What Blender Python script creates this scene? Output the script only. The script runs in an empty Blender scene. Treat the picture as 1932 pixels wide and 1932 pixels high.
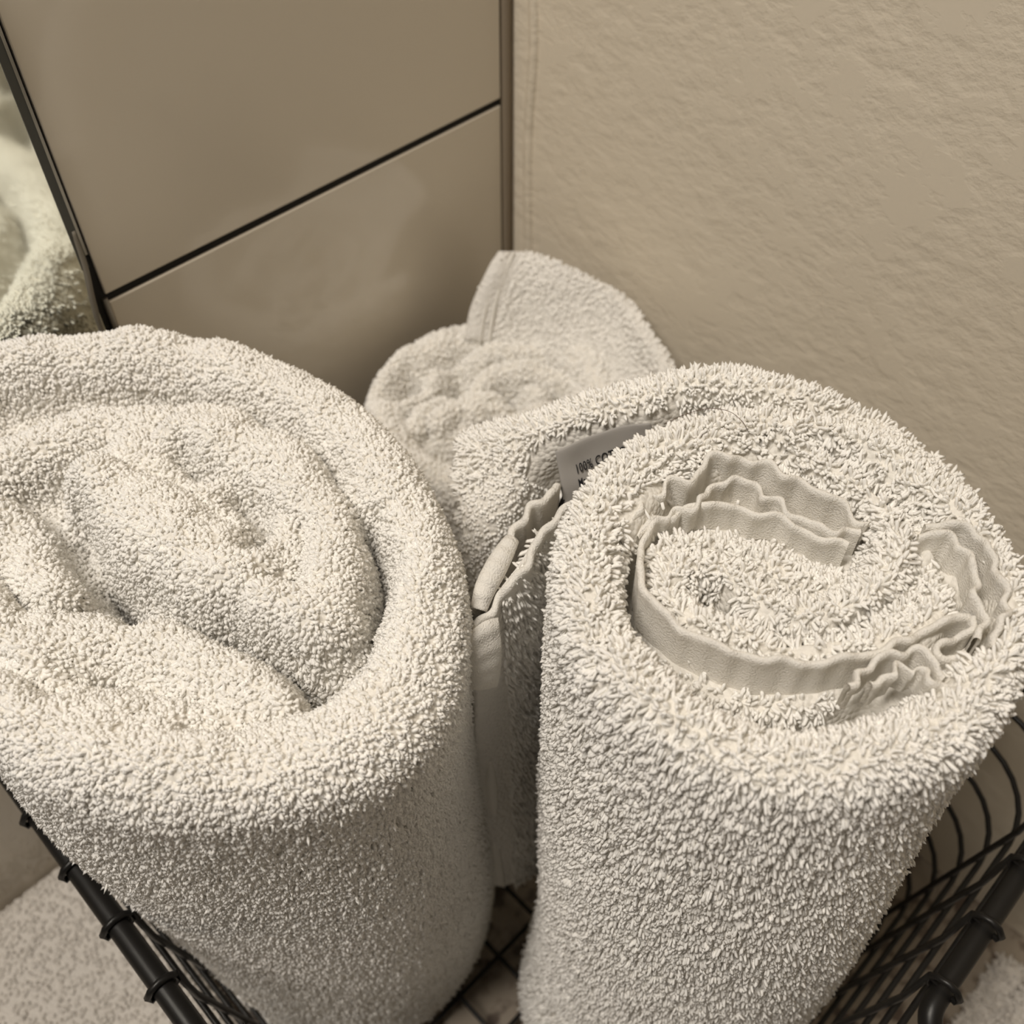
import bpy, math
import numpy as np
from mathutils import Vector

# ------------------------------------------------------------------ camera, world, light, exposure
scene = bpy.context.scene
COL = scene.collection
F_PX, CX, CY = 1900.0, 966.0, 966.0          # focal length in pixels of the 1932 px frame
PITCH = math.radians(50.0)
ZC = 0.443                                   # camera height above the floor
cp, sp = math.cos(PITCH), math.sin(PITCH)
S2 = math.sqrt(2.0)

cam_data = bpy.data.cameras.new('camera')
cam_data.sensor_width = 36.0
cam_data.lens = 36.0 * F_PX / 1932.0
cam_data.clip_start = 0.005
cam_data.dof.use_dof = True
cam_data.dof.focus_distance = 0.228
cam_data.dof.aperture_fstop = cam_data.lens / 2.3
cam = bpy.data.objects.new('camera', cam_data)
COL.objects.link(cam)
cam.location = (0, 0, ZC)
cam.rotation_euler = Vector((cp / S2, cp / S2, -sp)).to_track_quat('-Z', 'Y').to_euler()
scene.camera = cam

world = bpy.data.worlds.new('room_air')
scene.world = world
world.use_nodes = True
bg = world.node_tree.nodes['Background']
bg.inputs['Color'].default_value = (1.0, 0.92, 0.83, 1)
bg.inputs['Strength'].default_value = 0.045

key_data = bpy.data.lights.new('vanity_light', 'AREA')
key_data.shape = 'RECTANGLE'
key_data.size = 0.18
key_data.size_y = 0.60
key_data.energy = 11.4
key_data.color = (1.0, 0.925, 0.84)
key = bpy.data.objects.new('vanity_light', key_data)
COL.objects.link(key)
key.location = (-0.36, 0.165, 1.30)
key.rotation_euler = (Vector((0.08, 0.12, 0.25)) - Vector(key.location)).to_track_quat('-Z', 'Y').to_euler()

vs = scene.view_settings
vs.view_transform = 'Standard'
vs.look = 'None'
vs.gamma = 1.0
vs.use_curve_mapping = False
vs.exposure = 0.0

scene.cycles.max_bounces = 6
scene.cycles.diffuse_bounces = 5
scene.cycles.transmission_bounces = 3
scene.cycles.transparent_max_bounces = 2
scene.cycles.caustics_reflective = False
scene.cycles.caustics_refractive = False

# ------------------------------------------------------------------ geometry helpers
def xy2ab(x, y):
    return (x + y) / S2, (y - x) / S2

def P(u, v, H):
    """world point seen at photo position (u, v) that lies H below the camera"""
    r, up = u - CX, CY - v
    y = F_PX * cp + up * sp
    z = -F_PX * sp + up * cp
    t = H / -z
    a, b = xy2ab(r * t, y * t)
    return np.array([a, b, ZC - H])

def PY(u, v, yy):
    """world point seen at (u, v) at horizontal distance yy"""
    r, up = u - CX, CY - v
    y = F_PX * cp + up * sp
    z = -F_PX * sp + up * cp
    t = yy / y
    a, b = xy2ab(r * t, yy)
    return np.array([a, b, ZC + z * t])

def catmull(pts, n, closed=False):
    """smooth curve through rows of pts (k, d); n samples per span"""
    pts = np.asarray(pts, float)
    k = len(pts)
    if closed:
        q = np.vstack([pts[-1], pts, pts[0], pts[1]])
        spans = k
    else:
        q = np.vstack([2 * pts[0] - pts[1], pts, 2 * pts[-1] - pts[-2]])
        spans = k - 1
    out = []
    tt = np.linspace(0, 1, n, endpoint=False)[:, None]
    for i in range(spans):
        p0, p1, p2, p3 = q[i], q[i + 1], q[i + 2], q[i + 3]
        out.append(0.5 * ((2 * p1) + (-p0 + p2) * tt + (2 * p0 - 5 * p1 + 4 * p2 - p3) * tt ** 2 + (-p0 + 3 * p1 - 3 * p2 + p3) * tt ** 3))
    r = np.vstack(out)
    if not closed:
        r = np.vstack([r, pts[-1]])
    return r

class Noise:
    """smooth noise: a sum of random sines, unit-ish amplitude"""
    def __init__(self, freq, n=14, seed=1):
        g = np.random.default_rng(seed)
        d = g.normal(size=(n, 3)); d /= np.linalg.norm(d, axis=1)[:, None]
        self.k = d * (freq * g.uniform(0.6, 1.5, n))[:, None] * 2 * math.pi
        self.p = g.uniform(0, 6.28, n)
        self.a = 1.4 / math.sqrt(n)
    def __call__(self, X):
        return np.sin(X @ self.k.T + self.p).sum(1) * self.a

WORLD_AT = {}

def tag(o, label=None, cat=None, group=None, kind=None):
    if label: o['label'] = label
    if cat: o['category'] = cat
    if group: o['group'] = group
    if kind: o['kind'] = kind
    return o

def empty(name, loc):
    o = bpy.data.objects.new(name, None)
    o.empty_display_size = 0.02
    o.location = loc
    COL.objects.link(o)
    WORLD_AT[o.name] = np.array(loc, float)
    return o

def mesh_obj(name, V, F, mat, parent=None, smooth=True, uv=None):
    """one mesh object; V in world coordinates, F (n,4) or (n,3) array or list"""
    V = np.asarray(V, float)
    off = WORLD_AT[parent.name] if parent else np.zeros(3)
    me = bpy.data.meshes.new(name)
    if isinstance(F, np.ndarray):
        n, k = F.shape
        me.vertices.add(len(V)); me.vertices.foreach_set('co', (V - off).astype(np.float32).ravel())
        me.loops.add(n * k); me.loops.foreach_set('vertex_index', F.astype(np.int32).ravel())
        me.polygons.add(n)
        me.polygons.foreach_set('loop_start', np.arange(0, n * k, k, dtype=np.int32))
        me.polygons.foreach_set('loop_total', np.full(n, k, np.int32))
        me.update(calc_edges=True)
    else:
        me.from_pydata((V - off).tolist(), [], [list(map(int, f)) for f in F])
        me.update()
    me.validate()
    if smooth:
        me.polygons.foreach_set('use_smooth', np.ones(len(me.polygons), bool))
    if uv is not None:
        lay = me.uv_layers.new(name='UVMap')
        idx = np.zeros(len(me.loops), np.int32); me.loops.foreach_get('vertex_index', idx)
        lay.data.foreach_set('uv', np.asarray(uv, np.float32)[idx].ravel())
    me.materials.append(mat)
    o = bpy.data.objects.new(name, me)
    COL.objects.link(o)
    if parent:
        o.parent = parent
    WORLD_AT[o.name] = off
    return o

def grid_faces(nu, nv, wrap_v=False, start=0):
    """quads of a grid indexed i*nv + j"""
    i = np.arange(nu - 1)[:, None]
    j = np.arange(nv if wrap_v else nv - 1)[None, :]
    j2 = (j + 1) % nv
    f = np.stack([i * nv + j, i * nv + j2, (i + 1) * nv + j2, (i + 1) * nv + j], -1)
    return f.reshape(-1, 4) + start

def vert_normals(V, F):
    c = np.cross(V[F[:, 2]] - V[F[:, 0]], V[F[:, 3]] - V[F[:, 1]])
    N = np.zeros_like(V)
    for k in range(4):
        np.add.at(N, F[:, k], c)
    l = np.linalg.norm(N, axis=1); l[l == 0] = 1
    return N / l[:, None]

def box_arrays(lo, hi, bevel=0.0):
    """a box with chamfered edges"""
    lo, hi = np.array(lo, float), np.array(hi, float)
    import bmesh
    bm = bmesh.new()
    bmesh.ops.create_cube(bm, size=1.0)
    for v in bm.verts:
        v.co = Vector((lo + hi) / 2 + np.array(v.co) * (hi - lo))
    if bevel > 0:
        bmesh.ops.bevel(bm, geom=list(bm.edges), offset=bevel, segments=2, affect='EDGES', profile=0.5)
    bm.verts.index_update()
    V = np.array([v.co[:] for v in bm.verts]); F = [[v.index for v in f.verts] for f in bm.faces]
    bm.free()
    return V, F

def tube_arrays(path, rad, sides=10, closed=False):
    """round bar along a polyline"""
    path = np.asarray(path, float)
    n = len(path)
    rad = np.broadcast_to(np.asarray(rad, float), (n,))
    if closed:
        T = np.roll(path, -1, 0) - np.roll(path, 1, 0)
    else:
        T = np.gradient(path, axis=0)
    T /= np.linalg.norm(T, axis=1)[:, None]
    up = np.array([0, 0, 1.0])
    if abs(T[0] @ up) > 0.9:
        up = np.array([1.0, 0, 0])
    A = np.zeros_like(path)
    a = np.cross(up, T[0]); a /= np.linalg.norm(a)
    for i in range(n):
        a = a - (a @ T[i]) * T[i]; a /= np.linalg.norm(a)
        A[i] = a
    B = np.cross(T, A)
    th = np.linspace(0, 2 * math.pi, sides, endpoint=False)
    V = path[:, None] + rad[:, None, None] * (np.cos(th)[None, :, None] * A[:, None] + np.sin(th)[None, :, None] * B[:, None])
    V = V.reshape(-1, 3)
    F = grid_faces(n, sides, True).tolist()
    if closed:
        for j in range(sides):
            F.append([(n - 1) * sides + j, (n - 1) * sides + (j + 1) % sides, (j + 1) % sides, j])
    else:
        F.append(list(range(sides))[::-1])
        F.append([(n - 1) * sides + j for j in range(sides)])
    return V, F

def join(parts):
    V, F, o = [], [], 0
    for v, f in parts:
        V.append(np.asarray(v)); F += [[i + o for i in q] for q in f]; o += len(v)
    return np.vstack(V), F

# ------------------------------------------------------------------ materials
def new_mat(name):
    m = bpy.data.materials.new(name)
    m.use_nodes = True
    nt = m.node_tree
    for n in list(nt.nodes):
        nt.nodes.remove(n)
    return m, nt, nt.nodes.new('ShaderNodeOutputMaterial')

def cotton(name, col, trans=0.22, bump=None, stain=None):
    m, nt, out = new_mat(name)
    N, L = nt.nodes.new, nt.links.new
    d = N('ShaderNodeBsdfDiffuse'); d.inputs['Roughness'].default_value = 0.0
    if trans > 0:
        t = N('ShaderNodeBsdfTranslucent'); t.inputs['Color'].default_value = (*[c * 0.97 for c in col], 1)
        mix = N('ShaderNodeMixShader'); mix.inputs[0].default_value = trans
        L(d.outputs[0], mix.inputs[1]); L(t.outputs[0], mix.inputs[2]); L(mix.outputs[0], out.inputs[0])
    else:
        L(d.outputs[0], out.inputs[0])
    tc = N('ShaderNodeTexCoord')
    nz = N('ShaderNodeTexNoise'); nz.inputs['Scale'].default_value = 45; nz.inputs['Detail'].default_value = 2
    L(tc.outputs['Object'], nz.inputs['Vector'])
    rp = N('ShaderNodeMixRGB'); rp.inputs[1].default_value = (*[c * 0.97 for c in col], 1); rp.inputs[2].default_value = (*[min(1, c * 1.03) for c in col], 1)
    L(nz.outputs[0], rp.inputs[0]); L(rp.outputs[0], d.inputs['Color'])
    if bump == 'rib':
        uv = N('ShaderNodeUVMap'); uv.uv_map = 'UVMap'
        w1 = N('ShaderNodeTexWave'); w1.bands_direction = 'X'; w1.inputs['Scale'].default_value = 420 / 6.28; w1.inputs['Distortion'].default_value = 1.2; w1.inputs['Detail'].default_value = 1
        n2 = N('ShaderNodeTexNoise'); n2.inputs['Scale'].default_value = 2200
        L(uv.outputs[0], w1.inputs['Vector']); L(tc.outputs['Object'], n2.inputs['Vector'])
        ad = N('ShaderNodeMath'); ad.operation = 'ADD'; L(w1.outputs['Fac'], ad.inputs[0]); L(n2.outputs[0], ad.inputs[1])
        b = N('ShaderNodeBump'); b.inputs['Strength'].default_value = 0.8; b.inputs['Distance'].default_value = 0.0005
        L(ad.outputs[0], b.inputs['Height']); L(b.outputs[0], d.inputs['Normal'])
    elif bump == 'weave':
        vo = N('ShaderNodeTexVoronoi'); vo.inputs['Scale'].default_value = 750
        L(tc.outputs['Object'], vo.inputs['Vector'])
        b = N('ShaderNodeBump'); b.inputs['Strength'].default_value = 0.8; b.inputs['Distance'].default_value = 0.0006; b.invert = True
        L(vo.outputs['Distance'], b.inputs['Height']); L(b.outputs[0], d.inputs['Normal'])
    return m

def plain(name, col, rough=0.5, metal=0.0, spec=0.5, coat=0.0):
    m, nt, out = new_mat(name)
    d = nt.nodes.new('ShaderNodeBsdfPrincipled')
    d.inputs['Base Color'].default_value = (*col, 1)
    d.inputs['Roughness'].default_value = rough
    d.inputs['Metallic'].default_value = metal
    d.inputs['Specular IOR Level'].default_value = spec
    d.inputs['Coat Weight'].default_value = coat
    tc = nt.nodes.new('ShaderNodeTexCoord'); nz = nt.nodes.new('ShaderNodeTexNoise')
    nz.inputs['Scale'].default_value = 90
    nt.links.new(tc.outputs['Object'], nz.inputs['Vector'])
    mr = nt.nodes.new('ShaderNodeMapRange'); mr.inputs[3].default_value = max(0.0, rough - 0.05); mr.inputs[4].default_value = min(1, rough + 0.05)
    nt.links.new(nz.outputs[0], mr.inputs[0]); nt.links.new(mr.outputs[0], d.inputs['Roughness'])
    nt.links.new(d.outputs[0], out.inputs[0])
    return m

def plaster():
    m, nt, out = new_mat('plaster')
    N, L = nt.nodes.new, nt.links.new
    d = N('ShaderNodeBsdfPrincipled'); d.inputs['Roughness'].default_value = 0.75; d.inputs['Specular IOR Level'].default_value = 0.25
    tc = N('ShaderNodeTexCoord')
    mp = N('ShaderNodeMapping'); mp.inputs['Scale'].default_value = (1, 1, 1.5); mp.inputs['Rotation'].default_value = (0.5, 0, 0)
    L(tc.outputs['Object'], mp.inputs['Vector'])
    n1 = N('ShaderNodeTexNoise'); n1.inputs['Scale'].default_value = 130; n1.inputs['Detail'].default_value = 4; n1.inputs['Roughness'].default_value = 0.55
    n2 = N('ShaderNodeTexNoise'); n2.inputs['Scale'].default_value = 38; n2.inputs['Detail'].default_value = 2
    L(mp.outputs[0], n1.inputs['Vector']); L(mp.outputs[0], n2.inputs['Vector'])
    mul = N('ShaderNodeMath'); mul.operation = 'MULTIPLY_ADD'; mul.inputs[1].default_value = 0.8
    L(n2.outputs[0], mul.inputs[0]); L(n1.outputs[0], mul.inputs[2])
    rmp = N('ShaderNodeValToRGB'); rmp.color_ramp.elements[0].position = 0.45; rmp.color_ramp.elements[1].position = 1.0
    L(mul.outputs[0], rmp.inputs[0])
    b = N('ShaderNodeBump'); b.inputs['Strength'].default_value = 0.34; b.inputs['Distance'].default_value = 0.0012
    L(rmp.outputs[0], b.inputs['Height']); L(b.outputs[0], d.inputs['Normal'])
    n3 = N('ShaderNodeTexNoise'); n3.inputs['Scale'].default_value = 7
    L(tc.outputs['Object'], n3.inputs['Vector'])
    mx = N('ShaderNodeMixRGB'); mx.inputs[1].default_value = (0.72, 0.645, 0.52, 1); mx.inputs[2].default_value = (0.78, 0.705, 0.575, 1)
    L(n3.outputs[0], mx.inputs[0]); L(mx.outputs[0], d.inputs['Base Color']); L(d.outputs[0], out.inputs[0])
    return m

def stone():
    m, nt, out = new_mat('floor_stone')
    N, L = nt.nodes.new, nt.links.new
    d = N('ShaderNodeBsdfPrincipled'); d.inputs['Roughness'].default_value = 0.4
    tc = N('ShaderNodeTexCoord')
    n1 = N('ShaderNodeTexNoise'); n1.inputs['Scale'].default_value = 110; n1.inputs['Detail'].default_value = 5
    L(tc.outputs['Object'], n1.inputs['Vector'])
    r = N('ShaderNodeValToRGB'); e = r.color_ramp.elements
    e[0].position = 0.38; e[0].color = (0.10, 0.07, 0.05, 1); e[1].position = 0.50; e[1].color = (0.32, 0.27, 0.21, 1)
    L(n1.outputs[0], r.inputs[0]); L(r.outputs[0], d.inputs['Base Color']); L(d.outputs[0], out.inputs[0])
    return m

WHITE = (0.955, 0.935, 0.888)
M = dict(
    cotton=cotton('white_cotton', WHITE, 0.0),
    base=cotton('white_cotton_shaded_ground', (0.83, 0.80, 0.735), 0.0, 'weave'),  # same white cotton, with the warm shade between the loops put into its colour
    bare=cotton('white_cotton_bare', (0.86, 0.835, 0.785), 0.08, 'weave'),
    hem=cotton('flat_woven_cotton', (0.95, 0.92, 0.855), 0.12, 'rib'),
    mat=cotton('mat_cotton', (0.74, 0.695, 0.63), 0.1, 'weave'),
    wire=plain('black_wire', (0.011, 0.010, 0.009), 0.42, 0.0, 0.28),
    tile=plain('glazed_tile', (0.72, 0.66, 0.56), 0.12, 0.0, 0.5, 0.3),
    grout=plain('black_grout', (0.012, 0.011, 0.010), 0.9),
    chrome=plain('metal_trim', (0.30, 0.29, 0.26), 0.22, 1.0),
    caulk=plain('grey_caulk', (0.20, 0.18, 0.145), 0.5),
    brown=plain('brown_caulk', (0.27, 0.22, 0.16), 0.7),
    mirror=plain('mirror_silver', (0.93, 0.96, 0.86), 0.08, 1.0),
    edge=plain('dark_mirror_edge', (0.05, 0.05, 0.042), 0.3),
    tagcloth=cotton('grey_satin_tag', (0.42, 0.40, 0.375), 0.05),
    ink=plain('black_ink', (0.008, 0.008, 0.010), 0.8),
    hair=plain('brown_hair', (0.10, 0.05, 0.03), 0.4),
    plaster=plaster(),
    stone=stone(),
)

# ------------------------------------------------------------------ the room
WALL = 0.25                                   # the two walls stand 0.25 m from the camera's foot, each way
def slab(name, lo, hi, mat, parent=None, bevel=0.0, kind=None):
    V, F = box_arrays(lo, hi, bevel)
    o = mesh_obj(name, V, F, mat, parent, smooth=False)
    if kind: o['kind'] = kind
    return o

floor = slab('floor', (-1.4, -1.4, -0.03), (WALL + 0.05, WALL + 0.05, 0.0), M['stone'], kind='structure')
wall_right = slab('wall_right', (WALL, -1.4, 0.0), (WALL + 0.05, WALL + 0.03, 1.9), M['plaster'], kind='structure')
wall_left = slab('wall_left', (-1.4, WALL + 0.0008, 0.0), (WALL, WALL + 0.05, 1.9), M['grout'], kind='structure')
tag(wall_right, 'beige textured plaster wall right of the corner', 'wall')
tag(wall_left, 'wall of glossy greige tiles left of the corner', 'wall')
tag(floor, 'speckled stone floor under the wire basket', 'floor')
ZG = ZC - 0.1845                              # the dark grout joint
TA0, TA1 = 0.0835, 0.2442
for lo, hi in (((TA0, ZG + 0.0013), (TA1, ZG + 0.32)), ((TA0, 0.0), (TA1, ZG - 0.0013)), ((-0.22, 0.0), (TA0 - 0.002, ZC - 0.283)),
               ((-0.53, 0.0), (-0.222, ZC - 0.283)), ((TA0, ZG + 0.322), (TA1, ZG + 0.64))):
    slab('tile', (lo[0], WALL, lo[1]), (hi[0], WALL + 0.0075, hi[1]), M['tile'], wall_left, bevel=0.0005)
# sealant: brown joint against the plaster, and the ridge of the painted strip beside it
V, F = tube_arrays([(0.2472, WALL + 0.0012, z) for z in np.linspace(0, 1.9, 60)], 0.0026, 8)
tag(mesh_obj('trim_1', V, F, M['brown']), 'brown sealant joint running up the corner', 'trim', kind='structure')
zz = np.linspace(0.15, 1.9, 200)
wob = Noise(14, seed=3)(np.stack([zz, zz * 0, zz * 0], 1)) * 0.0006
V, F = tube_arrays(np.stack([np.full(200, WALL + 0.0008), 0.2405 + wob, zz], 1), 0.0024, 8)
tag(mesh_obj('trim_2', V, F, M['plaster']), 'thin raised plaster bead beside the corner', 'trim', kind='structure')

# mirror on the tiled wall, with its thin metal edge
mir = empty('wall_mirror', (-0.2, WALL, ZC - 0.28))
tag(mir, 'greenish wall mirror with thin metal edge, left of the tiles, reflecting towels', 'mirror')
slab('glass', (-0.62, WALL - 0.0008, ZC - 0.28), (TA0 - 0.0040, WALL + 0.0035, 1.5), M['mirror'], mir)
slab('edge_strip', (TA0 - 0.0040, WALL - 0.0010, ZC - 0.172), (TA0 - 0.0018, WALL + 0.0035, 1.5), M['edge'], mir)
slab('metal_line', (TA0 - 0.0018, WALL - 0.0012, ZC - 0.168), (TA0 - 0.0010, WALL + 0.0035, 1.5), M['chrome'], mir)
pth = catmull([(TA0 - 0.0024, WALL - 0.0002, ZC - 0.160), (TA0 - 0.0030, WALL - 0.0006, ZC - 0.172), (TA0 - 0.0046, WALL - 0.0006, ZC - 0.184), (TA0 - 0.0052, WALL - 0.0004, ZC - 0.20), (TA0 - 0.0052, WALL - 0.0002, ZC - 0.28)], 8)
V, F = tube_arrays(pth, 0.0010, 8)
mesh_obj('sealant_bead', V, F, M['caulk'], mir)
V, F = tube_arrays([(TA0 - 0.0006, WALL + 0.0004, z) for z in np.linspace(ZC - 0.28, ZG, 10)], 0.0009, 8)
mesh_obj('sealant_bead', V, F, M['caulk'], mir)

# ------------------------------------------------------------------ terry cloth
def seg_dist(Q, path, wid):
    """distance from plan points Q (n,2) to a polyline, and the width where it is closest"""
    best = np.full(len(Q), 1e9); w = np.zeros(len(Q))
    for i in range(len(path) - 1):
        a, b = path[i], path[i + 1]
        ab = b - a
        t = np.clip(((Q - a) @ ab) / max(ab @ ab, 1e-12), 0, 1)
        d = np.linalg.norm(Q - (a + t[:, None] * ab), axis=1)
        m = d < best
        best[m] = d[m]; w[m] = (wid[i] + (wid[i + 1] - wid[i]) * t)[m]
    return best, w

def ridge_height(d, w, zc, hz):
    q = np.clip(d / w, 0, 1)
    z = zc - hz * (1 - np.sqrt(1 - q ** 2))
    return z - np.maximum(0, d - w) * 3.0

def smooth_max(zs, k):
    zs = np.stack(zs)
    m = zs.max(0)
    return m + k * np.log(np.exp((zs - m) / k).sum(0))

PILE = 0.0013
def make_roll(c, H, r, cb, rb, zb, ridges, holes, base, ring_w, ring_h, seed, lump=0.0008, tilt=(0, 0), k=0.0011, bulge=0.0, ring_var=0.0, bow=(0, 0), outline=None):
    """a rolled towel standing on end: the top is a height field of rounded layers, the side runs down to zb.
    c, cb: plan centre (a, b) at top and bottom. Returns V, F."""
    zt = ZC - H - PILE; r = r - PILE
    NT, NR, NZ = 320, 105, 64
    th = np.linspace(0, 2 * math.pi, NT, endpoint=False)
    nz1, nz2, nz3 = Noise(14, seed=seed), Noise(60, seed=seed + 1), Noise(28, seed=seed + 2)
    R = r * (1 + 0.012 * np.sin(2 * th + seed) + 0.010 * np.sin(3 * th + 2 * seed))
    if outline is not None:                                        # a freer outline than a circle
        o = catmull([P(u, v, H + ring_h * 0.5)[:2] for u, v in outline], 12, closed=True) - np.array(c)
        ang = np.arctan2(o[:, 1], o[:, 0]) % (2 * math.pi)
        order = np.argsort(ang)
        R = np.interp(th, ang[order], np.linalg.norm(o, axis=1)[order], period=2 * math.pi) - PILE
    s = np.sin(np.linspace(0.002, 1, NR) * math.pi / 2)          # denser to the edge
    s = 0.5 * s + 0.5 * np.linspace(0.002, 1, NR)
    rho = s[:, None] * R[None, :]
    A = c[0] + rho * np.cos(th); B = c[1] + rho * np.sin(th)
    Q = np.stack([A.ravel(), B.ravel()], 1)
    Q3 = np.column_stack([Q, np.zeros(len(Q))])
    Qw = Q + np.stack([Noise(35, seed=seed + 5)(Q3), Noise(35, seed=seed + 6)(Q3)], 1) * 0.0009
    edge = (np.repeat(R[None, :], NR, 0) - rho).ravel()
    d = np.abs(edge - ring_w)
    ring_z = ridge_height(d, ring_w, 0.0, ring_h)
    rv = np.repeat((ring_var * np.sin(th * 1.0 + seed))[None, :], NR, 0).ravel()
    zs = [ring_z + rv * (np.clip(edge / ring_w, 0, 1)), np.full(len(Q), base)]
    for pts, w, zc, hz in ridges:
        pts = np.array([P(u, v, H - zc * 0.6)[:2] for u, v in pts])
        wid = np.full(len(pts), w) if np.isscalar(w) else np.array(w, float)
        pw = catmull(np.column_stack([pts, wid]), 6)
        dd, ww = seg_dist(Qw, pw[:, :2], pw[:, 2])
        zs.append(ridge_height(dd, ww, zc, hz))
    z = smooth_max(zs, k)
    qe = np.clip(edge / ring_w, 0, 1) ** 0.8
    z = ring_z * (1 - qe) + z * qe
    for pts, w, dep in holes:                                      # pinched creases
        pts = np.array([P(u, v, H)[:2] for u, v in pts])
        if len(pts) > 1:
            pw = catmull(np.column_stack([pts, np.full(len(pts), w)]), 6)
        else:
            pw = np.array([[*pts[0], w], [*(pts[0] + 1e-5), w]])
        dd, ww = seg_dist(Q, pw[:, :2], pw[:, 2])
        z = z - dep * np.exp(-(dd / ww) ** 2)
    inner = np.clip(edge / (ring_w * 0.7), 0, 1)
    z = z + inner * (lump * nz2(Q3) + lump * 1.3 * nz3(Q3))
    ct, sn = (Q[:, 0] - c[0]), (Q[:, 1] - c[1])
    z = z + tilt[0] * ct + tilt[1] * sn
    top = np.column_stack([Q, zt + z])
    # side
    z_edge = top[-NT:, 2]
    q = np.linspace(0, 1, NZ + 1)[1:, None] ** 1.15
    zz = z_edge[None, :] * (1 - q) + zb * q
    rr = R[None, :] * (1 - q) + q * rb + bulge * np.sin(math.pi * np.clip(q * 1.6, 0, 1))
    ca = c[0] * (1 - q) + cb[0] * q + bow[0] * np.sin(math.pi * q); cbb = c[1] * (1 - q) + cb[1] * q + bow[1] * np.sin(math.pi * q)
    SA = ca + rr * np.cos(th); SB = cbb + rr * np.sin(th)
    side = np.stack([SA, SB, zz], -1).reshape(-1, 3)
    lumps = Noise(9, seed=seed + 8)(side * np.array([1, 1, 0.6])) * 0.0016 * np.repeat(np.clip(q[:, 0] * 6, 0, 1), NT)
    rad = np.stack([np.cos(th), np.sin(th), 0 * th], 1)
    side = side + np.tile(rad, (NZ, 1)) * lumps[:, None]
    # bottom cap, one ring inward
    bot = side[-NT:].copy(); bot[:, :2] = np.array(cb) + (bot[:, :2] - np.array(cb)) * 0.02
    V = np.vstack([top, side, bot])
    F = grid_faces(NR + NZ + 1, NT, True)[:, ::-1]
    cfan = len(V)
    V = np.vstack([V, top[:NT].mean(0)[None]])
    return V, F, NT, cfan

def patch(ctrl, n=10, m=10, thick=0.0025, wave=None, round_edge=True):
    """cloth sheet through a grid of control points (nu, nv, 3), with thickness. Returns V, F, uv, N(front)"""
    ctrl = np.asarray(ctrl, float)
    nu, nv, _ = ctrl.shape
    a = catmull(ctrl.reshape(nu, -1), n).reshape(-1, nv, 3)
    b = catmull(a.transpose(1, 0, 2).reshape(nv, -1), m).reshape(-1, a.shape[0], 3).transpose(1, 0, 2)
    U, W = b.shape[:2]
    V = b.reshape(-1, 3)
    F = grid_faces(U, W)
    N = vert_normals(V, F)
    if wave is not None:
        V = V + N * wave(V)[:, None]
        N = vert_normals(V, F)
    ii = np.arange(U); jj = np.arange(W)
    e = np.minimum.outer(np.minimum(ii, U - 1 - ii), np.full(W, 99)); e = np.minimum(e, np.minimum(jj, W - 1 - jj)[None, :]).ravel()
    hf = np.where(e == 0, 0.15, np.where(e == 1, 0.75, 1.0)) * thick / 2
    VF, VB = V + N * hf[:, None], V - N * hf[:, None]
    allV = np.vstack([VF, VB])
    FB = F[:, ::-1] + len(V)
    rim = np.concatenate([np.arange(W), np.arange(1, U) * W + W - 1, (U - 1) * W + np.arange(W - 2, -1, -1), np.arange(U - 2, 0, -1) * W])
    r2 = np.roll(rim, -1)
    FR = np.stack([rim, rim + len(V), r2 + len(V), r2], 1)
    su = np.concatenate([[0], np.cumsum(np.linalg.norm(np.diff(b[:, W // 2], axis=0), axis=1))])
    sv = np.concatenate([[0], np.cumsum(np.linalg.norm(np.diff(b[U // 2], axis=0), axis=1))])
    uv = np.stack(np.meshgrid(su, sv, indexing='ij'), -1).reshape(-1, 2)
    return allV, np.vstack([F, FB, FR]), np.vstack([uv, uv]), b

CAM = np.array([0, 0, ZC])

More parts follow.
